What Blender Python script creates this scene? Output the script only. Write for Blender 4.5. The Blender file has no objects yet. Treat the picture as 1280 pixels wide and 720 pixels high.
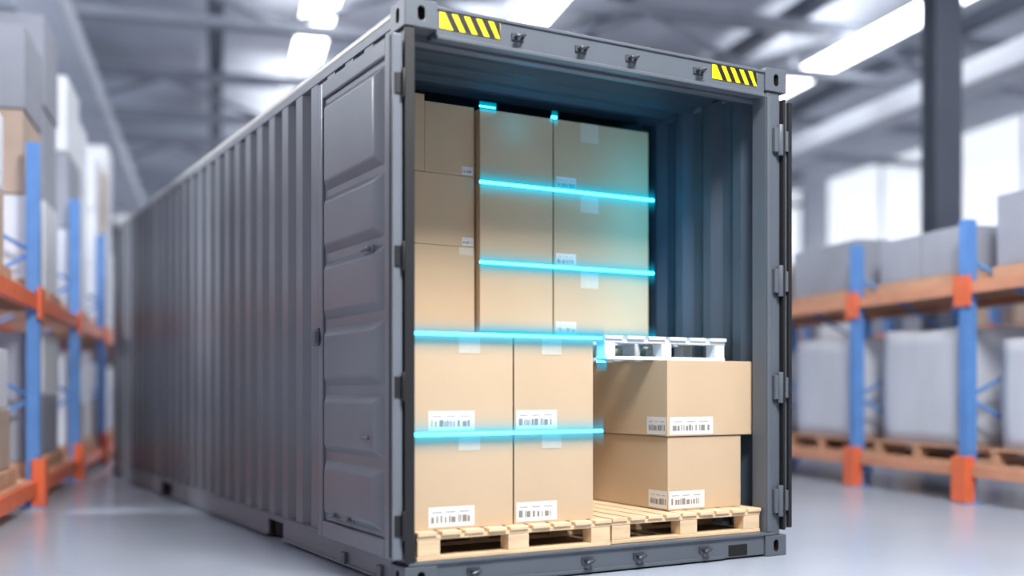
import bpy, bmesh, math, random
from mathutils import Vector, Matrix
random.seed(7)
sc = bpy.context.scene
sc.view_settings.view_transform = 'Standard'
sc.view_settings.look = 'None'

# ---------------------------------------------------------------- materials
def srgb(r, g, b):
    def c(v):
        v /= 255.0
        return v/12.92 if v <= 0.04045 else ((v+0.055)/1.055)**2.4
    return (c(r), c(g), c(b), 1)

def mat(name, col, rough=0.5, metal=0.0, var=0.0, scale=6.0, bump=0.0, bscale=60.0, stretch=(1, 1, 1), emit=None, estr=0):
    m = bpy.data.materials.new(name); m.use_nodes = True
    nt = m.node_tree; b = nt.nodes['Principled BSDF']
    b.inputs['Base Color'].default_value = col
    b.inputs['Roughness'].default_value = rough
    b.inputs['Metallic'].default_value = metal
    tc = nt.nodes.new('ShaderNodeTexCoord')
    mp = nt.nodes.new('ShaderNodeMapping'); mp.inputs['Scale'].default_value = stretch
    nt.links.new(tc.outputs['Object'], mp.inputs['Vector'])
    if var > 0:
        n = nt.nodes.new('ShaderNodeTexNoise'); n.inputs['Scale'].default_value = scale
        n.inputs['Detail'].default_value = 6
        nt.links.new(mp.outputs['Vector'], n.inputs['Vector'])
        r = nt.nodes.new('ShaderNodeValToRGB')
        r.color_ramp.elements[0].position = 0.3; r.color_ramp.elements[1].position = 0.7
        r.color_ramp.elements[0].color = tuple(c*(1-var) for c in col[:3])+(1,)
        r.color_ramp.elements[1].color = tuple(min(1, c*(1+var)) for c in col[:3])+(1,)
        nt.links.new(n.outputs['Fac'], r.inputs['Fac'])
        nt.links.new(r.outputs['Color'], b.inputs['Base Color'])
    if bump > 0:
        n2 = nt.nodes.new('ShaderNodeTexNoise'); n2.inputs['Scale'].default_value = bscale
        nt.links.new(mp.outputs['Vector'], n2.inputs['Vector'])
        bp = nt.nodes.new('ShaderNodeBump'); bp.inputs['Strength'].default_value = bump
        bp.inputs['Distance'].default_value = 0.01
        nt.links.new(n2.outputs['Fac'], bp.inputs['Height'])
        nt.links.new(bp.outputs['Normal'], b.inputs['Normal'])
    if emit:
        b.inputs['Emission Color'].default_value = emit
        b.inputs['Emission Strength'].default_value = estr
    return m

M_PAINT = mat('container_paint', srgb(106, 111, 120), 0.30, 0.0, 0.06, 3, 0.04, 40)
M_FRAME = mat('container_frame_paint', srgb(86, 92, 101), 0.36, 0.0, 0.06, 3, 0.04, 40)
M_PAINTL = mat('container_paint_highlight', srgb(170, 171, 168), 0.4, 0.0, 0.08, 8)  # lighter paint copy, puts the top rail's highlight into the colour
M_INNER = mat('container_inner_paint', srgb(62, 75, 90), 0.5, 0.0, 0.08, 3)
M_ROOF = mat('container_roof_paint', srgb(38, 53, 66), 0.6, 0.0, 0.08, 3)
M_GASKET = mat('rubber_gasket', srgb(22, 23, 26), 0.5, 0, 0.1, 20)
M_HOLE = mat('dark_hole', srgb(12, 12, 14), 0.8, 0, 0.1, 20)
M_STEEL = mat('steel', srgb(80, 83, 90), 0.35, 0.5, 0.1, 20)
M_YEL = mat('hazard_yellow', srgb(236, 215, 10), 0.45, 0, 0.04, 30)
M_BLK = mat('hazard_black', srgb(18, 18, 18), 0.45, 0, 0.1, 30)
M_PLY = mat('plywood_floor', srgb(120, 100, 80), 0.6, 0, 0.2, 8, stretch=(6, 1, 1))
M_CARD = mat('cardboard', srgb(197, 171, 141), 0.75, 0, 0.035, 2.5, 0.04, 120)
M_LABEL = mat('label_paper', srgb(222, 220, 218), 0.6, 0, 0.02, 20)
M_INK = mat('label_ink', srgb(138, 130, 126), 0.7, 0, 0.1, 50)
M_TAPE = mat('clear_tape', srgb(210, 197, 178), 0.35, 0, 0.03, 30)
M_WOOD = mat('pine_wood', srgb(224, 195, 158), 0.65, 0, 0.14, 5, 0.1, 30, stretch=(1, 1, 6))
M_WHITEP = mat('white_painted_wood', srgb(216, 226, 236), 0.5, 0, 0.05, 6)
M_BLUE = mat('rack_blue', srgb(92, 140, 204), 0.45, 0, 0.08, 5)
M_ORANGE = mat('rack_orange', srgb(230, 112, 72), 0.45, 0, 0.08, 5)
M_ORANGE2 = mat('rack_beam_faded_orange', srgb(208, 146, 116), 0.5, 0, 0.1, 3)
M_BOXW = mat('carton_white', srgb(222, 224, 230), 0.6, 0, 0.06, 1.5)
M_BOXB = mat('carton_brown', srgb(185, 162, 146), 0.7, 0, 0.15, 1.5)
M_BOXG = mat('carton_grey', srgb(150, 153, 164), 0.7, 0, 0.15, 1.5)
M_WRAP = mat('stretch_wrap', srgb(202, 206, 216), 0.4, 0, 0.10, 2.0, 0.3, 6, stretch=(1, 1, 0.3))
M_PALB = mat('pallet_weathered', srgb(198, 154, 126), 0.7, 0, 0.15, 4)
M_CONC = mat('polished_concrete', srgb(172, 180, 193), 0.22, 0, 0.06, 0.6, 0.03, 3)
M_WALL = mat('wall_panel', srgb(212, 217, 227), 0.7, 0, 0.05, 0.4)
M_CEIL = mat('ceiling_metal', srgb(190, 195, 206), 0.7, 0, 0.35, 0.35)
M_BEAM = mat('steel_beam', srgb(138, 143, 156), 0.6, 0, 0.15, 1)
M_BEAML = mat('steel_beam_light', srgb(192, 197, 208), 0.6, 0, 0.1, 1)
M_COL = mat('steel_column_dark', srgb(78, 84, 98), 0.6, 0, 0.15, 1)
M_LAMP = mat('lamp_diffuser', srgb(255, 255, 255), 0.5, emit=(0.97, 0.985, 1, 1), estr=7.5)
M_WIN = mat('window_daylight', srgb(255, 255, 255), 0.5, emit=(0.86, 0.92, 1, 1), estr=0.72)
M_GLOW = mat('cyan_light', srgb(10, 60, 70), 0.5, emit=(0.05, 0.56, 1.0, 1), estr=7.5)

# added strip imitating the soft glow around each light line (gradient follows the strip's own height)
M_HALO = bpy.data.materials.new('cyan_glow_halo'); M_HALO.use_nodes = True
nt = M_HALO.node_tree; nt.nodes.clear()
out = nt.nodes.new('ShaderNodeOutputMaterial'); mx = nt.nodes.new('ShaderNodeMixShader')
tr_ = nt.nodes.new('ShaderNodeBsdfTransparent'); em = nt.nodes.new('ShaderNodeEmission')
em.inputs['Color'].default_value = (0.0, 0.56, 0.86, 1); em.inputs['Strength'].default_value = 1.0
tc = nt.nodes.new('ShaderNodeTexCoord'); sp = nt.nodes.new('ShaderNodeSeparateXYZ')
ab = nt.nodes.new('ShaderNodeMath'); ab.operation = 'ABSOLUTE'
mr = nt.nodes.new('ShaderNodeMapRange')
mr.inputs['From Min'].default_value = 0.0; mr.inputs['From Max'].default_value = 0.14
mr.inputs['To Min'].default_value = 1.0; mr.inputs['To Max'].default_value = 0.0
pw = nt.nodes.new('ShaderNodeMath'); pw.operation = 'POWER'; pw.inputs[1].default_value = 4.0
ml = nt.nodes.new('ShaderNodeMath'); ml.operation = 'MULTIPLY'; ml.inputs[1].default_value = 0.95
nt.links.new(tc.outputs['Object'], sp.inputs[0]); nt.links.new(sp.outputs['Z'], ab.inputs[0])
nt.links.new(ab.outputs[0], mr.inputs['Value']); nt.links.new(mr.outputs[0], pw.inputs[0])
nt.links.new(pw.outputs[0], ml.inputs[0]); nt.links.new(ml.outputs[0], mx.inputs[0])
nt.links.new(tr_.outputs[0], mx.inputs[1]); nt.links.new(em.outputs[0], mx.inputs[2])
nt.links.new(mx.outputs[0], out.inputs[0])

# ---------------------------------------------------------------- mesh helpers
def cub(bm, x0, x1, y0, y1, z0, z1, mi=0):
    vs = [bm.verts.new(p) for p in ((x0,y0,z0),(x1,y0,z0),(x1,y1,z0),(x0,y1,z0),(x0,y0,z1),(x1,y0,z1),(x1,y1,z1),(x0,y1,z1))]
    for f in ((3,2,1,0),(4,5,6,7),(0,1,5,4),(1,2,6,5),(2,3,7,6),(3,0,4,7)):
        fc = bm.faces.new([vs[i] for i in f]); fc.material_index = mi

def cyl(bm, p0, p1, r, mi=0, n=12):
    p0, p1 = Vector(p0), Vector(p1); d = p1-p0
    q = Vector((0, 0, 1)).rotation_difference(d.normalized()).to_matrix().to_4x4()
    m = Matrix.Translation((p0+p1)/2) @ q
    r_ = bmesh.ops.create_cone(bm, cap_ends=True, segments=n, radius1=r, radius2=r, depth=d.length, matrix=m)
    for v in r_['verts']:
        for f in v.link_faces: f.material_index = mi; f.smooth = len(f.verts) == 4

def obj(name, bm, mats, parent=None, bevel=0, mw=None, loc=None):
    me = bpy.data.meshes.new(name)
    bmesh.ops.recalc_face_normals(bm, faces=bm.faces)
    bm.to_mesh(me); bm.free()
    for m in mats: me.materials.append(m)
    o = bpy.data.objects.new(name, me)
    sc.collection.objects.link(o)
    if parent: o.parent = parent
    if mw is not None and not parent: o.matrix_world = mw
    if loc: o.location = loc
    if bevel:
        b = o.modifiers.new('bevel', 'BEVEL'); b.width = bevel; b.segments = 2; b.limit_method = 'ANGLE'
        b.angle_limit = math.radians(50)
    return o

def empty(name, mw=None):
    e = bpy.data.objects.new(name, None); sc.collection.objects.link(e)
    e.empty_display_size = 0.3
    if mw is not None: e.matrix_world = mw
    return e

# ================================================================ CONTAINER
L = 8.15; H = 2.82; XR = 2.40
cont = empty('shipping_container')

def corrugated(name, prof, place, m):
    bm = bmesh.new(); prev = None
    for s, d in prof:
        a = bm.verts.new(place(s, d, 0)); b = bm.verts.new(place(s, d, 1))
        if prev: bm.faces.new((prev[0], a, b, prev[1]))
        prev = (a, b)
    return obj(name, bm, [m], cont)

def profile(s0, s1, per, depth, fr=(0.26, 0.245, 0.25, 0.245)):
    out = []; s = s0
    while s < s1:
        a, b, c, d = [f*per for f in fr]
        for ds, dd in ((0, 0), (a, 0), (a+b, depth), (a+b+c, depth)):
            if s+ds < s1: out.append((s+ds, dd))
        s += per
    out.append((s1, 0))
    return out

lw = corrugated('side_wall_left', profile(0.15, L-0.12, 0.278, 0.055, (0.42, 0.12, 0.30, 0.16)), lambda s, d, k: (-0.004+d, s, 0.15 if k == 0 else 2.76), M_PAINT)
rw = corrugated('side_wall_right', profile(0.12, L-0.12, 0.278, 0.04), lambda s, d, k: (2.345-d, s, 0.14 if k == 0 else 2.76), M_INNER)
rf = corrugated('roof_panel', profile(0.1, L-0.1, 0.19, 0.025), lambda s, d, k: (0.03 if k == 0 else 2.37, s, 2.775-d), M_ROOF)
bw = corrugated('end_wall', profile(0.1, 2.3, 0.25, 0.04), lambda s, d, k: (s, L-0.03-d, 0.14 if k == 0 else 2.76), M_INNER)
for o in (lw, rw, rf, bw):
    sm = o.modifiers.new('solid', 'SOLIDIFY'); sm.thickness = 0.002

bm = bmesh.new()
cub(bm, 0.0, 0.036, 0.0, 0.15, 0.12, 2.70)
cub(bm, 2.265, 2.37, 0.0, 0.12, 0.12, 2.70)
cub(bm, 2.265, 2.30, -0.012, 0.0, 0.14, 2.67)
cub(bm, -0.008, 0.12, L-0.12, L, 0.1, 2.72)
cub(bm, 2.27, XR, L-0.12, L, 0.1, 2.72)
obj('corner_posts', bm, [M_FRAME], cont, 0.006)

bm = bmesh.new()
cub(bm, 0.15, 2.25, 0.0, 0.10, 2.675, 2.805)
cub(bm, 0.15, 2.25, -0.014, 0.03, 2.66, 2.682)
cub(bm, 0.15, 2.25, -0.010, 0.12, 2.800, 2.818)
cub(bm, 0.02, 2.32, 0.10, 0.16, 2.66, 2.80)
cub(bm, 0.02, 2.37, L-0.1, L, 2.70, 2.81)
obj('door_header', bm, [M_FRAME], cont, 0.005)

bm = bmesh.new()   # sill
cub(bm, 0.15, 2.25, 0.0, 0.10, 0.012, 0.125)
cub(bm, 0.0, 2.32, -0.015, 0.14, 0.122, 0.139)
cub(bm, 0.15, 1.95, -0.010, 0.03, 0.01, 0.03)
cub(bm, 0.1, 2.3, L-0.1, L, 0.02, 0.14)
cub(bm, 1.98, 2.12, -0.004, 0.01, 0.02, 0.085, 1)
obj('door_sill', bm, [M_FRAME, M_HOLE], cont, 0.005)

bm = bmesh.new()   # long rails
cub(bm, -0.010, 0.05, 0.16, L-0.16, 2.735, 2.80)
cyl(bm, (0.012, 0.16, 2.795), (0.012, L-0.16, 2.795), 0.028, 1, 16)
cub(bm, 2.34, XR-0.004, 0.16, L-0.16, 2.745, 2.80)
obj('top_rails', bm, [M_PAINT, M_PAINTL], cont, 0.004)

bm = bmesh.new()
pk = [(1.90, 2.21), (5.10, 5.52)]
segs = []; s = 0.16
for a, b in pk: segs.append((s, a)); s = b
segs.append((s, L-0.16))
for a, b in segs:
    cub(bm, -0.010, 0.05, a, b, 0.02, 0.15)
    cub(bm, -0.020, 0.0, a, b, 0.018, 0.034)
for a, b in pk:
    cub(bm, -0.010, 0.05, a, b, 0.125, 0.15)
    cub(bm, 0.03, 0.05, a, b, 0.02, 0.125, 1)
    cub(bm, 0.0, 0.03, a, a+0.01, 0.02, 0.125, 1)
    cub(bm, 0.0, 0.03, b-0.01, b, 0.02, 0.125, 1)
cub(bm, -0.016, 0.03, 0.16, L-0.16, 0.148, 0.162)
cub(bm, 2.34, XR, 0.16, L-0.16, 0.02, 0.15)
obj('bottom_rails', bm, [M_PAINT, M_HOLE], cont, 0.004)

bm = bmesh.new()
cub(bm, 0.055, 2.30, 0.14, L-0.1, 0.11, 0.139)
obj('container_floor', bm, [M_PLY], cont)

def casting(x0, x1, y0, y1, z0, z1):
    bm = bmesh.new(); cub(bm, x0, x1, y0, y1, z0, z1)
    o = obj('corner_casting', bm, [M_FRAME, M_HOLE], cont)
    cb = bmesh.new()
    cx, cy, cz = (x0+x1)/2, (y0+y1)/2, (z0+z1)/2
    def oval(face):
        pts = []
        for i in range(24):
            a = 2*math.pi*i/24
            u = 0.018*math.cos(a); v = 0.018*math.sin(a)+(0.016 if math.sin(a) >= 0 else -0.016)
            pts.append((u, v))
        rings = []
        for t in (-0.01, 0.045):
            ring = []
            for u, v in pts:
                if face == 'y': p = (cx+u, y0+t, cz+v)
                elif face == 'x': p = (x0+t, cy+u, cz+v)
                elif face == 'y2': p = (cx+u, y1-t, cz+v)
                elif face == 'x2': p = (x1-t, cy+u, cz+v)
                ring.append(cb.verts.new(p))
            rings.append(ring)
        for i in range(24):
            j = (i+1) % 24
            f = cb.faces.new((rings[0][i], rings[0][j], rings[1][j], rings[1][i])); f.material_index = 1
        f = cb.faces.new(rings[0]); f.material_index = 1
        f = cb.faces.new(rings[1][::-1]); f.material_index = 1
    oval('y' if y0 < 1 else 'y2'); oval('x' if x0 < 1 else 'x2')
    bmesh.ops.recalc_face_normals(cb, faces=cb.faces)
    me = bpy.data.meshes.new('cut'); cb.to_mesh(me); cb.free()
    me.materials.append(M_FRAME); me.materials.append(M_HOLE)
    c = bpy.data.objects.new('cut', me); sc.collection.objects.link(c)
    md = o.modifiers.new('b', 'BOOLEAN'); md.object = c; md.operation = 'DIFFERENCE'; md.solver = 'EXACT'
    bpy.context.view_layer.update()
    dg = bpy.context.evaluated_depsgraph_get()
    nm = bpy.data.meshes.new_from_object(o.evaluated_get(dg))
    o.modifiers.clear(); o.data = nm
    bpy.data.objects.remove(c)
    bv = o.modifiers.new('bevel', 'BEVEL'); bv.width = 0.005; bv.segments = 2; bv.limit_method = 'ANGLE'; bv.angle_limit = 1.2
for (xa, xb) in ((-0.022, 0.15), (2.25, XR+0.01)):
    for (ya, yb) in ((-0.014, 0.164), (L-0.164, L+0.01)):
        for (za, zb) in ((0.0, 0.12), (2.70, 2.835)):
            casting(xa, xb, ya, yb, za, zb)

def hazard(x0, x1, z0, z1, y):
    bm = bmesh.new()
    n = 5; w = (x1-x0)/n; sh = -0.045
    cub(bm, x0, x1, y, y+0.003, z0, z1, 0)
    for i in range(0, n):
        a = x0+i*w+0.03; b = a+w*0.5
        pts = [(a-sh, z0), (b-sh, z0), (b, z1), (a, z1)]
        pts = [(min(max(px, x0), x1), pz) for px, pz in pts]
        vs = [bm.verts.new((px, y-0.0015, pz)) for px, pz in pts]
        f = bm.faces.new(vs); f.material_index = 1
    obj('hazard_stripe', bm, [M_YEL, M_BLK], cont)
hazard(0.165, 0.50, 2.715, 2.795, -0.004)
hazard(1.86, 2.19, 2.715, 2.795, -0.004)

def hook(bm, x, z, y=-0.001):
    cub(bm, x-0.035, x+0.035, y-0.008, y, z-0.018, z+0.018)
    cyl(bm, (x-0.012, y, z), (x-0.012, y-0.05, z), 0.011)
    cyl(bm, (x-0.03, y-0.045, z-0.008), (x+0.022, y-0.045, z+0.006), 0.009)
    cyl(bm, (x+0.02, y-0.005, z-0.004), (x+0.02, y-0.03, z-0.004), 0.008)
bm = bmesh.new()
for x in (0.60, 0.98, 1.30, 1.76): hook(bm, x, 2.74)
for x in (0.35, 1.02, 1.35, 1.80): hook(bm, x, 0.075)
obj('lock_cam_keepers', bm, [M_STEEL], cont, 0.002)

def door(name, xs, y0, y1, z0, z1, outer):
    e = bmesh.new()
    xa, xb = xs
    cub(e, xa, xb, y0, y0+0.10, z0, z1)
    cub(e, xa, xb, y1-0.07, y1, z0, z1)
    cub(e, xa, xb, y0+0.10, y1-0.07, z0, z0+0.09)
    cub(e, xa, xb, y0+0.10, y1-0.07, z1-0.09, z1)
    cub(e, xa+0.018, xb-0.012, y0+0.10, y1-0.07, z0+0.09, z1-0.09)
    top = z1-0.10
    zz = [(top-0.50, top-0.02)]
    c = top-0.50
    rem = c-(z0+0.10); ph = rem/5
    for i in range(5):
        zz.append((c-ph*(i+1)+0.014, c-ph*i-0.034))
    bx = xa+0.018 if outer < 0 else xb-0.012
    for a, b in zz:
        ya, yb = y0+0.135, y1-0.085
        d = 0.036*outer; ii = 0.042
        base = [(bx, ya, a), (bx, yb, a), (bx, yb, b), (bx, ya, b)]
        topv = [(bx+d, ya+ii*1.6, a+ii), (bx+d, yb-ii*1.6, a+ii), (bx+d, yb-ii*1.6, b-ii), (bx+d, ya+ii*1.6, b-ii)]
        B = [e.verts.new(p) for p in base]; T = [e.verts.new(p) for p in topv]
        for i in range(4):
            j = (i+1) % 4; e.faces.new((B[i], B[j], T[j], T[i]))
        e.faces.new(T)
    o = obj(name, e, [M_PAINT], cont)
    b = o.modifiers.new('bevel', 'BEVEL'); b.width = 0.009; b.segments = 3; b.limit_method = 'ANGLE'; b.angle_limit = math.radians(25)
door('door_leaf_left', (-0.080, -0.027), 0.0, 1.05, 0.155, 2.66, -1)
door('door_leaf_right', (2.392, 2.44), 0.0, 1.08, 0.155, 2.66, 1)

bm = bmesh.new()
cub(bm, -0.022, 0.030, -0.014, 0.0, 0.14, 2.69)
cub(bm, 2.372, 2.388, -0.03, 0.05, 0.15, 2.66)
cub(bm, -0.086, -0.078, 0.012, 0.030, 0.17, 2.65)
cub(bm, 2.42, 2.446, -0.022, 0.0, 0.16, 2.65)
obj('door_gaskets', bm, [M_GASKET], cont, 0.003)

bm = bmesh.new()
for z in (0.32, 0.98, 1.60, 2.42):
    cyl(bm, (2.352, -0.024, z-0.09), (2.352, -0.024, z+0.09), 0.017)
    cub(bm, 2.31, 2.352, -0.026, 0.0, z-0.07, z+0.07)
    cub(bm, 2.352, 2.42, -0.02, -0.004, z-0.06, z+0.06)
    cyl(bm, (-0.030, -0.018, z-0.07), (-0.030, -0.018, z+0.07), 0.010, 1)
    cub(bm, -0.07, -0.03, -0.008, 0.0, z-0.05, z+0.05, 1)
obj('door_hinges', bm, [M_FRAME, M_GASKET], cont, 0.003)

bm = bmesh.new()
def fit(y, z):
    cub(bm, -0.088, -0.079, y-0.06, y+0.06, z-0.02, z+0.02)
    cyl(bm, (-0.08, y-0.02, z), (-0.12, y-0.02, z), 0.010)
    cyl(bm, (-0.115, y-0.05, z), (-0.115, y+0.03, z-0.006), 0.009)
fit(0.28, 1.66); fit(0.28, 0.73); fit(0.55, 0.30); fit(0.75, 0.30)
cub(bm, -0.090, -0.02, 1.02, 1.10, 1.21, 1.31)
cub(bm, -0.115, -0.09, 1.0, 1.075, 1.23, 1.29)
for y in (0.3, 0.8): cub(bm, -0.03, 0.0, y-0.03, y+0.03, 0.03, 0.09)
obj('door_fittings', bm, [M_FRAME], cont, 0.003)

# ================================================================ PALLETS
def pallet(name, x0, x1, y0, y1, z0, h, mats, nb=9, mw=None):
    bm = bmesh.new()
    t = 0.02; w = (x1-x0)
    cx, cy = (x0+x1)/2, (y0+y1)/2
    X0, X1, Y0, Y1 = x0-cx, x1-cx, y0-cy, y1-cy
    bw = w/nb*0.84; gap = (w-bw*nb)/(nb-1)
    for i in range(nb):
        a = X0+i*(bw+gap); cub(bm, a, a+bw, Y0-0.004*(i % 2), Y1, h-t, h)
    ys = [Y0+0.01, -0.045, Y1-0.10]
    for y in ys: cub(bm, X0, X1, y, y+0.09, h-2*t, h-t)
    bwid = 0.12 if w > 0.9 else 0.07
    xs = [X0+0.004, -bwid/2, X1-bwid-0.004]
    for y in ys:
        for x in xs: cub(bm, x, x+bwid, y+0.002, y+0.088, t, h-2*t)
    for y in ys: cub(bm, X0, X1, y, y+0.09, 0, t)
    M = Matrix.Translation((cx, cy, z0))
    if mw is not None: M = mw @ M
    return obj(name, bm, mats, None, 0.003, M)
FZ = 0.1395
pallet('wooden_pallet', 0.052, 1.180, 0.0, 0.95, FZ, 0.14, [M_WOOD])
pallet('wooden_pallet', 1.205, 2.255, 0.03, 0.97, FZ, 0.14, [M_WOOD])
pallet('wooden_pallet', 0.06, 1.17, 1.02, 2.0, FZ, 0.14, [M_WOOD])
pallet('wooden_pallet', 1.20, 2.24, 1.02, 2.0, FZ, 0.14, [M_WOOD])

# ================================================================ CARDBOARD BOXES
def cbox(x0, x1, y0, y1, z0, z1, label=None, slabel=None, tape=None):
    bm = bmesh.new()
    cx, cy = (x0+x1)/2, (y0+y1)/2
    X0, X1, Y0, Y1, h = x0-cx, x1-cx, y0-cy, y1-cy, z1-z0
    cub(bm, X0, X1, Y0, Y1, 0.001, h-0.001, 0)
    def lab(face, a, b, za, zb, seed):
        rnd = random.Random(seed); e = 0.0012
        def q(a0, a1, c0, c1, off, mi):
            if face == 'f': p = [(a0, Y0-off, c0), (a1, Y0-off, c0), (a1, Y0-off, c1), (a0, Y0-off, c1)]
            else: p = [(X0-off, a1, c0), (X0-off, a0, c0), (X0-off, a0, c1), (X0-off, a1, c1)]
            f = bm.faces.new([bm.verts.new(v) for v in p]); f.material_index = mi
        q(a, b, za, zb, e, 1)
        W = b-a; Hh = zb-za
        x = a+0.06*W
        while x < b-0.10*W:
            w = rnd.choice([0.02, 0.03, 0.05, 0.09])*W
            if x+w > b-0.04*W: break
            hh = rnd.uniform(0.26, 0.36)*Hh
            q(x, x+w, za+0.22*Hh, za+0.22*Hh+hh, 2*e, 2)
            x += w+rnd.choice([0.02, 0.035, 0.06])*W
        for k in range(3):
            xa = a+(0.08+0.3*k)*W
            q(xa, xa+0.2*W, za+0.72*Hh, za+0.75*Hh, 2*e, 2)
    if label: lab('f', label[0]-cx, label[1]-cx, label[2]-z0, label[3]-z0, int(x0*97+z0*31))
    if slabel: lab('s', slabel[0]-cy, slabel[1]-cy, slabel[2]-z0, slabel[3]-z0, 5)
    if tape:
        a, b, dn = tape
        cub(bm, a-cx, b-cx, Y0-0.0015, Y0, h-dn, h-0.001, 3)
        cub(bm, a-cx, b-cx, Y0, Y1, h-0.001, h, 3)
    return obj('cardboard_box', bm, [M_CARD, M_LABEL, M_INK, M_TAPE], None, 0.004, Matrix.Translation((cx, cy, z0)))
B0 = FZ+0.14
for (za, zb) in ((B0, 0.748), (0.75, 1.232)):
    cbox(0.055, 0.607, 0.06, 0.93, za, zb, (0.135, 0.388, za+0.012, za+0.112), None, (0.30, 0.42, 0.085))
    cbox(0.617, 1.098, 0.06, 0.93, za, zb, (0.628, 0.872, za+0.012, za+0.112), None, (0.78, 0.90, 0.085))
cbox(1.667, 2.205, 0.15, 0.92, B0, 0.700, (1.674, 1.930, B0+0.012, B0+0.112), (0.156, 0.33, B0+0.012, B0+0.112))
cbox(1.655, 2.285, 0.14, 0.95, 0.702, 1.135, (1.672, 1.985, 0.712, 0.812), (0.150, 0.33, 0.712, 0.812))
lev = [B0, 0.79, 1.302, 1.730, 2.209, 2.655]
for i in range(5):
    za, zb = lev[i], lev[i+1]
    cbox(0.916, 1.428, 1.0, 1.95, za, zb)
    cbox(1.438, 2.165, 1.0, 1.95, za, zb, (1.452, 1.60, za+0.008, za+0.09), None, (1.635, 1.77, 0.12))
for (za, zb) in ((B0, 0.79), (0.79, 1.30), (1.30, 1.824)):
    cbox(0.06, 0.904, 1.05, 1.95, za, zb, None, None, (0.80, 0.895, 0.05))
cbox(0.06, 0.904, 1.05, 1.95, 1.824, 2.249, (0.82, 0.895, 1.832, 1.88))
cbox(0.06, 0.565, 1.03, 1.95, 2.249, 2.70)
cbox(0.575, 0.904, 1.05, 1.95, 2.249, 2.668, (0.82, 0.895, 2.257, 2.305))

pallet('white_pallet', 1.31, 2.18, 0.25, 0.97, 1.136, 0.135, [M_WHITEP], nb=6)

# ================================================================ CYAN LIGHT LINES
def glow(x0, x1, y, z, r=0.008, hw=0.14):
    bm = bmesh.new(); c = (x0+x1)/2; h = (x1-x0)/2
    cyl(bm, (-h, 0, 0), (h, 0, 0), r, 0, 10)
    vs = [bm.verts.new(p) for p in ((-h, 0.0, -hw), (h+0.01, 0.0, -hw), (h+0.01, 0.0, hw), (-h, 0.0, hw))]
    f = bm.faces.new(vs); f.material_index = 1
    obj('glowing_light_line', bm, [M_GLOW, M_HALO], None, 0, Matrix.Translation((c, y, z)))
glow(0.04, 1.140, 0.035, 0.749, 0.010)
glow(0.04, 1.140, 0.035, 1.240, 0.009)
glow(0.905, 2.19, 0.978, 1.730, 0.010)
glow(0.905, 2.19, 0.978, 2.209, 0.010)
glow(0.905, 2.20, 0.978, 1.302, 0.007)
glow(0.905, 1.01, 0.985, 2.663, 0.005, 0.03)
glow(1.412, 1.445, 0.985, 2.660, 0.009, 0.04)
glow(1.105, 1.160, 0.035, 1.115, 0.005, 0.05)

# ================================================================ WAREHOUSE
CAM = Vector((-2.095, -4.698, 0.963))
WM = Matrix.Translation((CAM.x, CAM.y, 0)) @ Matrix.Rotation(math.radians(-14.16), 4, 'Z')
XL, XRW, Y0W, Y1W, ZC = -9.0, 17.0, -6.0, 44.0, 8.0

def slab(name, a, m, bev=0):
    bm = bmesh.new(); cub(bm, *a); return obj(name, bm, [m], None, bev, WM)
slab('floor', (XL-0.2, XRW+0.2, Y0W, Y1W+0.2, -0.2, 0.0), M_CONC)
slab('ceiling', (XL-0.2, XRW+0.2, Y0W+4, Y1W+0.2, ZC, ZC+0.2), M_CEIL)
slab('wall_left', (XL-0.2, XL, Y0W+4, Y1W, 0, ZC), M_WALL)
slab('wall_right', (XRW, XRW+0.2, Y0W+4, Y1W, 0, ZC), M_WALL)
slab('wall_back', (XL, XRW, Y1W, Y1W+0.2, 0, ZC), M_WALL)
k = 1
for i in range(3):
    y = 0.0+i*14.4
    for z0, z1 in ((1.0, 3.4), (4.2, 7.0)):
        bm = bmesh.new(); cub(bm, XRW-0.03, XRW-0.01, y, y+13.0, z0, z1, 0)
        for j in range(6): cub(bm, XRW-0.08, XRW-0.02, y+j*2.6-0.04, y+j*2.6+0.04, z0, z1, 1)
        obj('window_%d' % k, bm, [M_WIN, M_BEAML], None, 0, WM); k += 1
for i in range(5):
    x = XL+0.8+i*5.0
    bm = bmesh.new(); cub(bm, x, x+4.4, Y1W-0.03, Y1W-0.01, 2.0, 7.0, 0)
    for j in range(4): cub(bm, x+j*1.45-0.05, x+j*1.45+0.05, Y1W-0.1, Y1W-0.02, 2.0, 7.0, 1)
    obj('window_%d' % k, bm, [M_WIN, M_BEAML], None, 0, WM); k += 1
for i in range(3):
    y = 0.0+i*14.4
    bm = bmesh.new(); cub(bm, XL+0.01, XL+0.03, y, y+13.0, 3.6, 7.0, 0)
    for j in range(6): cub(bm, XL+0.02, XL+0.08, y+j*2.6-0.04, y+j*2.6+0.04, 3.6, 7.0, 1)
    obj('window_%d' % k, bm, [M_WIN, M_BEAML], None, 0, WM); k += 1

tr = empty('roof_truss', WM)
bm = bmesh.new()
for i in range(7):
    y = 5+i*6.0
    cub(bm, XL, XRW, y-0.14, y+0.14, 7.3, 7.5)
    cub(bm, XL, XRW, y-0.12, y+0.12, 6.5, 6.64)
    x = XL; f = 0
    while x < XRW-2:
        cyl(bm, (x, y, 6.6 if f else 7.35), (x+2.0, y, 7.35 if f else 6.6), 0.06, 0, 6); x += 2.0; f = 1-f
obj('truss_members', bm, [M_BEAM], tr)
bm = bmesh.new()
for x in (-6.5, -3.2, 0.0, 3.4, 6.6, 9.9, 13.2):
    cub(bm, x-0.14, x+0.14, Y0W+4, Y1W, 7.5, 7.75)
obj('purlins', bm, [M_COL], tr)
bm = bmesh.new()
for x in (-2.2, 12.0):
    cub(bm, x-0.3, x+0.3, 0, Y1W-0.1, 5.9, 6.3)
obj('ventilation_ducts', bm, [M_BEAML], tr, 0.03)
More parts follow.
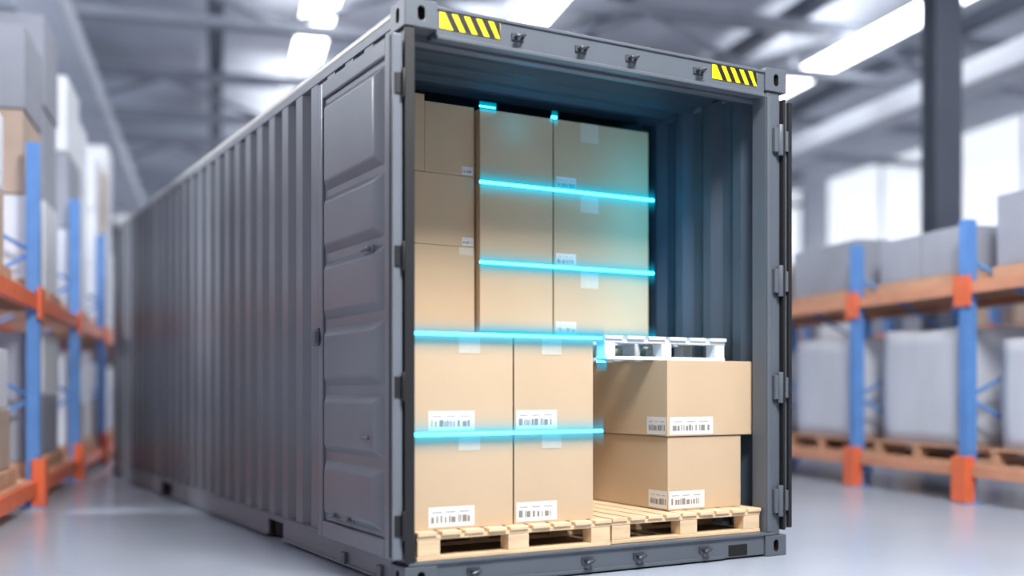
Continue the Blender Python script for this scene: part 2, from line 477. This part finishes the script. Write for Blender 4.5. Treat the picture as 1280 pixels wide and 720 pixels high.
for x in (-5.0, 1.6, 5.0, 11.0):
    for j in range(4):
        bm = bmesh.new(); y = 3+j*10
        cub(bm, x-0.25, x+0.25, y, y+7.0, 7.0, 7.12, 0)
        for yy in (y+1, y+6): cub(bm, x-0.02, x+0.02, yy-0.02, yy+0.02, 7.12, 8.0, 1)
        obj('ceiling_lamp', bm, [M_LAMP, M_BEAML], None, 0, WM)
for (x, y) in ((9.1, 12.0), (9.1, 23.0), (9.1, 34), (-3.6, 18), (-3.6, 30)):
    bm = bmesh.new()
    cub(bm, -0.18, 0.18, -0.18, -0.14, 0, 8.0); cub(bm, -0.18, 0.18, 0.14, 0.18, 0, 8.0); cub(bm, -0.03, 0.03, -0.14, 0.14, 0, 8)
    cub(bm, -0.26, 0.26, -0.26, 0.26, 0, 0.04)
    obj('steel_column', bm, [M_COL], None, 0, WM @ Matrix.Translation((x, y, 0)))

def rack(xf, xb, ys, levels, top, mbeam, bh=0.12):
    e = empty('pallet_rack', WM)
    bm = bmesh.new()
    for y in ys:
        for x in (xf, xb):
            cub(bm, x-0.05, x+0.05, y-0.05, y+0.05, 0.01, top)
            cub(bm, x-0.09, x+0.09, y-0.09, y+0.09, 0, 0.012)
        z = 0.3; s = 0
        while z < top-0.7:
            a, b = (xf, xb) if s else (xb, xf)
            cyl(bm, (a, y, z), (b, y, z+0.6), 0.018, 0, 6); z += 0.6; s = 1-s
    obj('uprights', bm, [M_BLUE], e)
    bm = bmesh.new()
    for i in range(len(ys)-1):
        for z in levels:
            for x in (xf, xb):
                cub(bm, x-0.04, x+0.04, ys[i]+0.05, ys[i+1]-0.05, z-bh, z)
    obj('beams', bm, [mbeam], e)
    bm = bmesh.new()
    for y in ys:
        s = 1 if xf > xb else -1
        for z in levels: cub(bm, xf+s*0.045, xf+s*0.07, y-0.1, y+0.1, z-0.2, z+0.06)
        cub(bm, xf+s*0.05-0.05, xf+s*0.05+0.05, y-0.09, y+0.09, 0.012, 0.4)
    obj('connectors', bm, [M_ORANGE], e)
    bm = bmesh.new()
    for z in levels:
        for i in range(len(ys)-1):
            y = ys[i]+0.08
            while y < ys[i+1]-0.1:
                cub(bm, min(xf, xb), max(xf, xb), y, y+0.08, z, z+0.02); y += 0.16
    obj('deck_slats', bm, [M_PALB], e)
    return e
ysL = [4.2+2.7*i for i in range(13)]
rack(-1.45, -2.5, ysL, [0.22, 1.75], 3.0, M_ORANGE)
bm = bmesh.new()
for i in range(12):
    for li, z in enumerate((0.24, 1.77)):
        y = ysL[i]+0.15
        while y < ysL[i+1]-0.6:
            w = random.uniform(0.7, 1.1); w = min(w, ysL[i+1]-0.12-y)
            if li == 0: h = random.uniform(0.9, 1.2)
            else: h = random.uniform(1.0, 1.5) if i < 2 else random.uniform(1.6, 2.7)
            cub(bm, -2.45, -1.5, y, y+w, z, z+0.12, 3)
            nn = random.choice([1, 2]) if h < 1.5 else 3
            for q in range(nn):
                mi = random.choice([0, 0, 0, 0, 1, 2]) if (li == 0 or q == 0) else random.choice([0, 1, 0, 2])
                cub(bm, -2.42+random.uniform(0, .03), -1.53-random.uniform(0, .03), y+0.02, y+w-0.02, z+0.125+q*h/nn, z+0.12+(q+1)*h/nn-0.006, mi)
            y += w+0.08
obj('stacked_cartons', bm, [M_BOXW, M_BOXB, M_BOXG, M_PALB], None, 0.01, WM)

ysR = [2.88+1.65*i for i in range(15)]
rack(6.2, 7.4, ysR, [0.32, 1.88], 2.42, M_ORANGE2, 0.09)
def wrapload(x, y, z, w, d, h):
    bm = bmesh.new()
    bmesh.ops.create_cube(bm, size=1)
    bmesh.ops.subdivide_edges(bm, edges=bm.edges, cuts=7, use_grid_fill=True)
    for v in bm.verts:
        p = v.co; bulge = 1+0.03*(1-(2*p.z)**2)
        r = 1-0.05*(abs(2*p.x)**5)*(abs(2*p.y)**5)
        t = p.z+0.5
        v.co = Vector((p.x*w*bulge*r, p.y*d*bulge*r, t*h+0.02*t*math.sin(7*p.x+5*p.y+y)))
    for f in bm.faces: f.smooth = True
    obj('wrapped_pallet_load', bm, [M_WRAP], None, 0, WM @ Matrix.Translation((x, y, z)))
for i in range(len(ysR)-1):
    yc = (ysR[i]+ysR[i+1])/2
    pallet('wooden_pallet', 6.28, 7.32, yc-0.66, yc+0.66, 0.341, 0.13, [M_PALB], nb=6, mw=WM)
    wrapload(6.8, yc, 0.474, 0.98, 1.16, 1.0+0.08*math.sin(i*2.3))
bm = bmesh.new()
for i in range(len(ysR)-1):
    yc = (ysR[i]+ysR[i+1])/2
    cub(bm, 6.3, 7.3, yc-0.65, yc+0.65, 1.90, 2.0, 1)
    mi = [0, 2, 0, 0][i % 4]
    h = [0.52, 0.45, 0.6, 0.42][i % 4]
    for a in (0, 1):
        for b in (0, 1):
            cub(bm, 6.33+a*0.47, 6.79+a*0.47, yc-0.63+b*0.64, yc-0.01+b*0.64, 2.005, 2.0+h, mi)
obj('stacked_crates', bm, [M_BOXG, M_PALB, M_BOXB], None, 0.01, WM)

rack(11.4, 12.6, [3+2.7*i for i in range(12)], [0.3, 1.9], 3.0, M_ORANGE2)
bm = bmesh.new()
for i in range(11):
    for z in (0.32, 1.92):
        y = 3.15+2.7*i
        for j in range(2):
            mi = random.choice([0, 0, 1, 2]); h = random.uniform(0.7, 1.2)
            cub(bm, 11.5, 12.5, y+j*1.2, y+j*1.2+1.05, z+0.02, z+h, mi)
obj('stacked_cartons', bm, [M_BOXW, M_BOXB, M_BOXG], None, 0.01, WM)

# ================================================================ LIGHTS
w = bpy.data.worlds.new('world'); sc.world = w; w.use_nodes = True
bg = w.node_tree.nodes['Background']
bg.inputs['Color'].default_value = (0.80, 0.89, 1.0, 1); bg.inputs['Strength'].default_value = 0.45

def area(name, loc, tgt, size, power, col=(1, 1, 1), sy=None):
    l = bpy.data.lights.new(name, 'AREA'); l.energy = power; l.color = col
    l.size = size
    if sy: l.shape = 'RECTANGLE'; l.size_y = sy
    o = bpy.data.objects.new(name, l); sc.collection.objects.link(o)
    o.location = loc
    o.rotation_euler = (Vector(tgt)-Vector(loc)).to_track_quat('-Z', 'Y').to_euler()
    return o
area('added_soft_light', (0.6, -4.0, 6.4), (1.4, 0.2, 0.4), 1.8, 880, (1, 0.985, 0.96))  # unseen soft key, added to light the box fronts from above
area('added_soft_light', (-7.5, 7.5, 5.2), (0.0, 2.8, 1.2), 2.2, 980, (0.93, 0.96, 1))  # unseen area light, added for contrast on the side wall ribs
def pt(name, loc, power, col, r=0.05):
    l = bpy.data.lights.new(name, 'POINT'); l.energy = power; l.color = col; l.shadow_soft_size = r
    o = bpy.data.objects.new(name, l); sc.collection.objects.link(o); o.location = loc
area('added_cyan_light', (2.12, 0.62, 1.95), (1.92, 1.0, 1.95), 0.15, 4.0, (0.0, 0.5, 0.85), 1.1)  # no fixture here: added light tints the right stack teal
pt('added_cyan_light', (1.20, 0.28, 1.16), 1.2, (0.0, 0.5, 0.9))  # added light for cyan spill beside the front stack
pt('added_cyan_light', (1.15, 0.86, 2.58), 0.5, (0.0, 0.45, 0.9))  # added light for the bluish glow under the roof

# ================================================================ CAMERA
cd = bpy.data.cameras.new('camera'); cam = bpy.data.objects.new('camera', cd)
sc.collection.objects.link(cam)
cam.location = CAM
cam.rotation_euler = (math.radians(90), 0, math.radians(-29.56))
cd.sensor_width = 36; cd.lens = 37.8; cd.shift_y = 0.1
cd.clip_end = 200
cd.dof.use_dof = True; cd.dof.focus_distance = 5.9; cd.dof.aperture_fstop = 0.40
sc.camera = cam
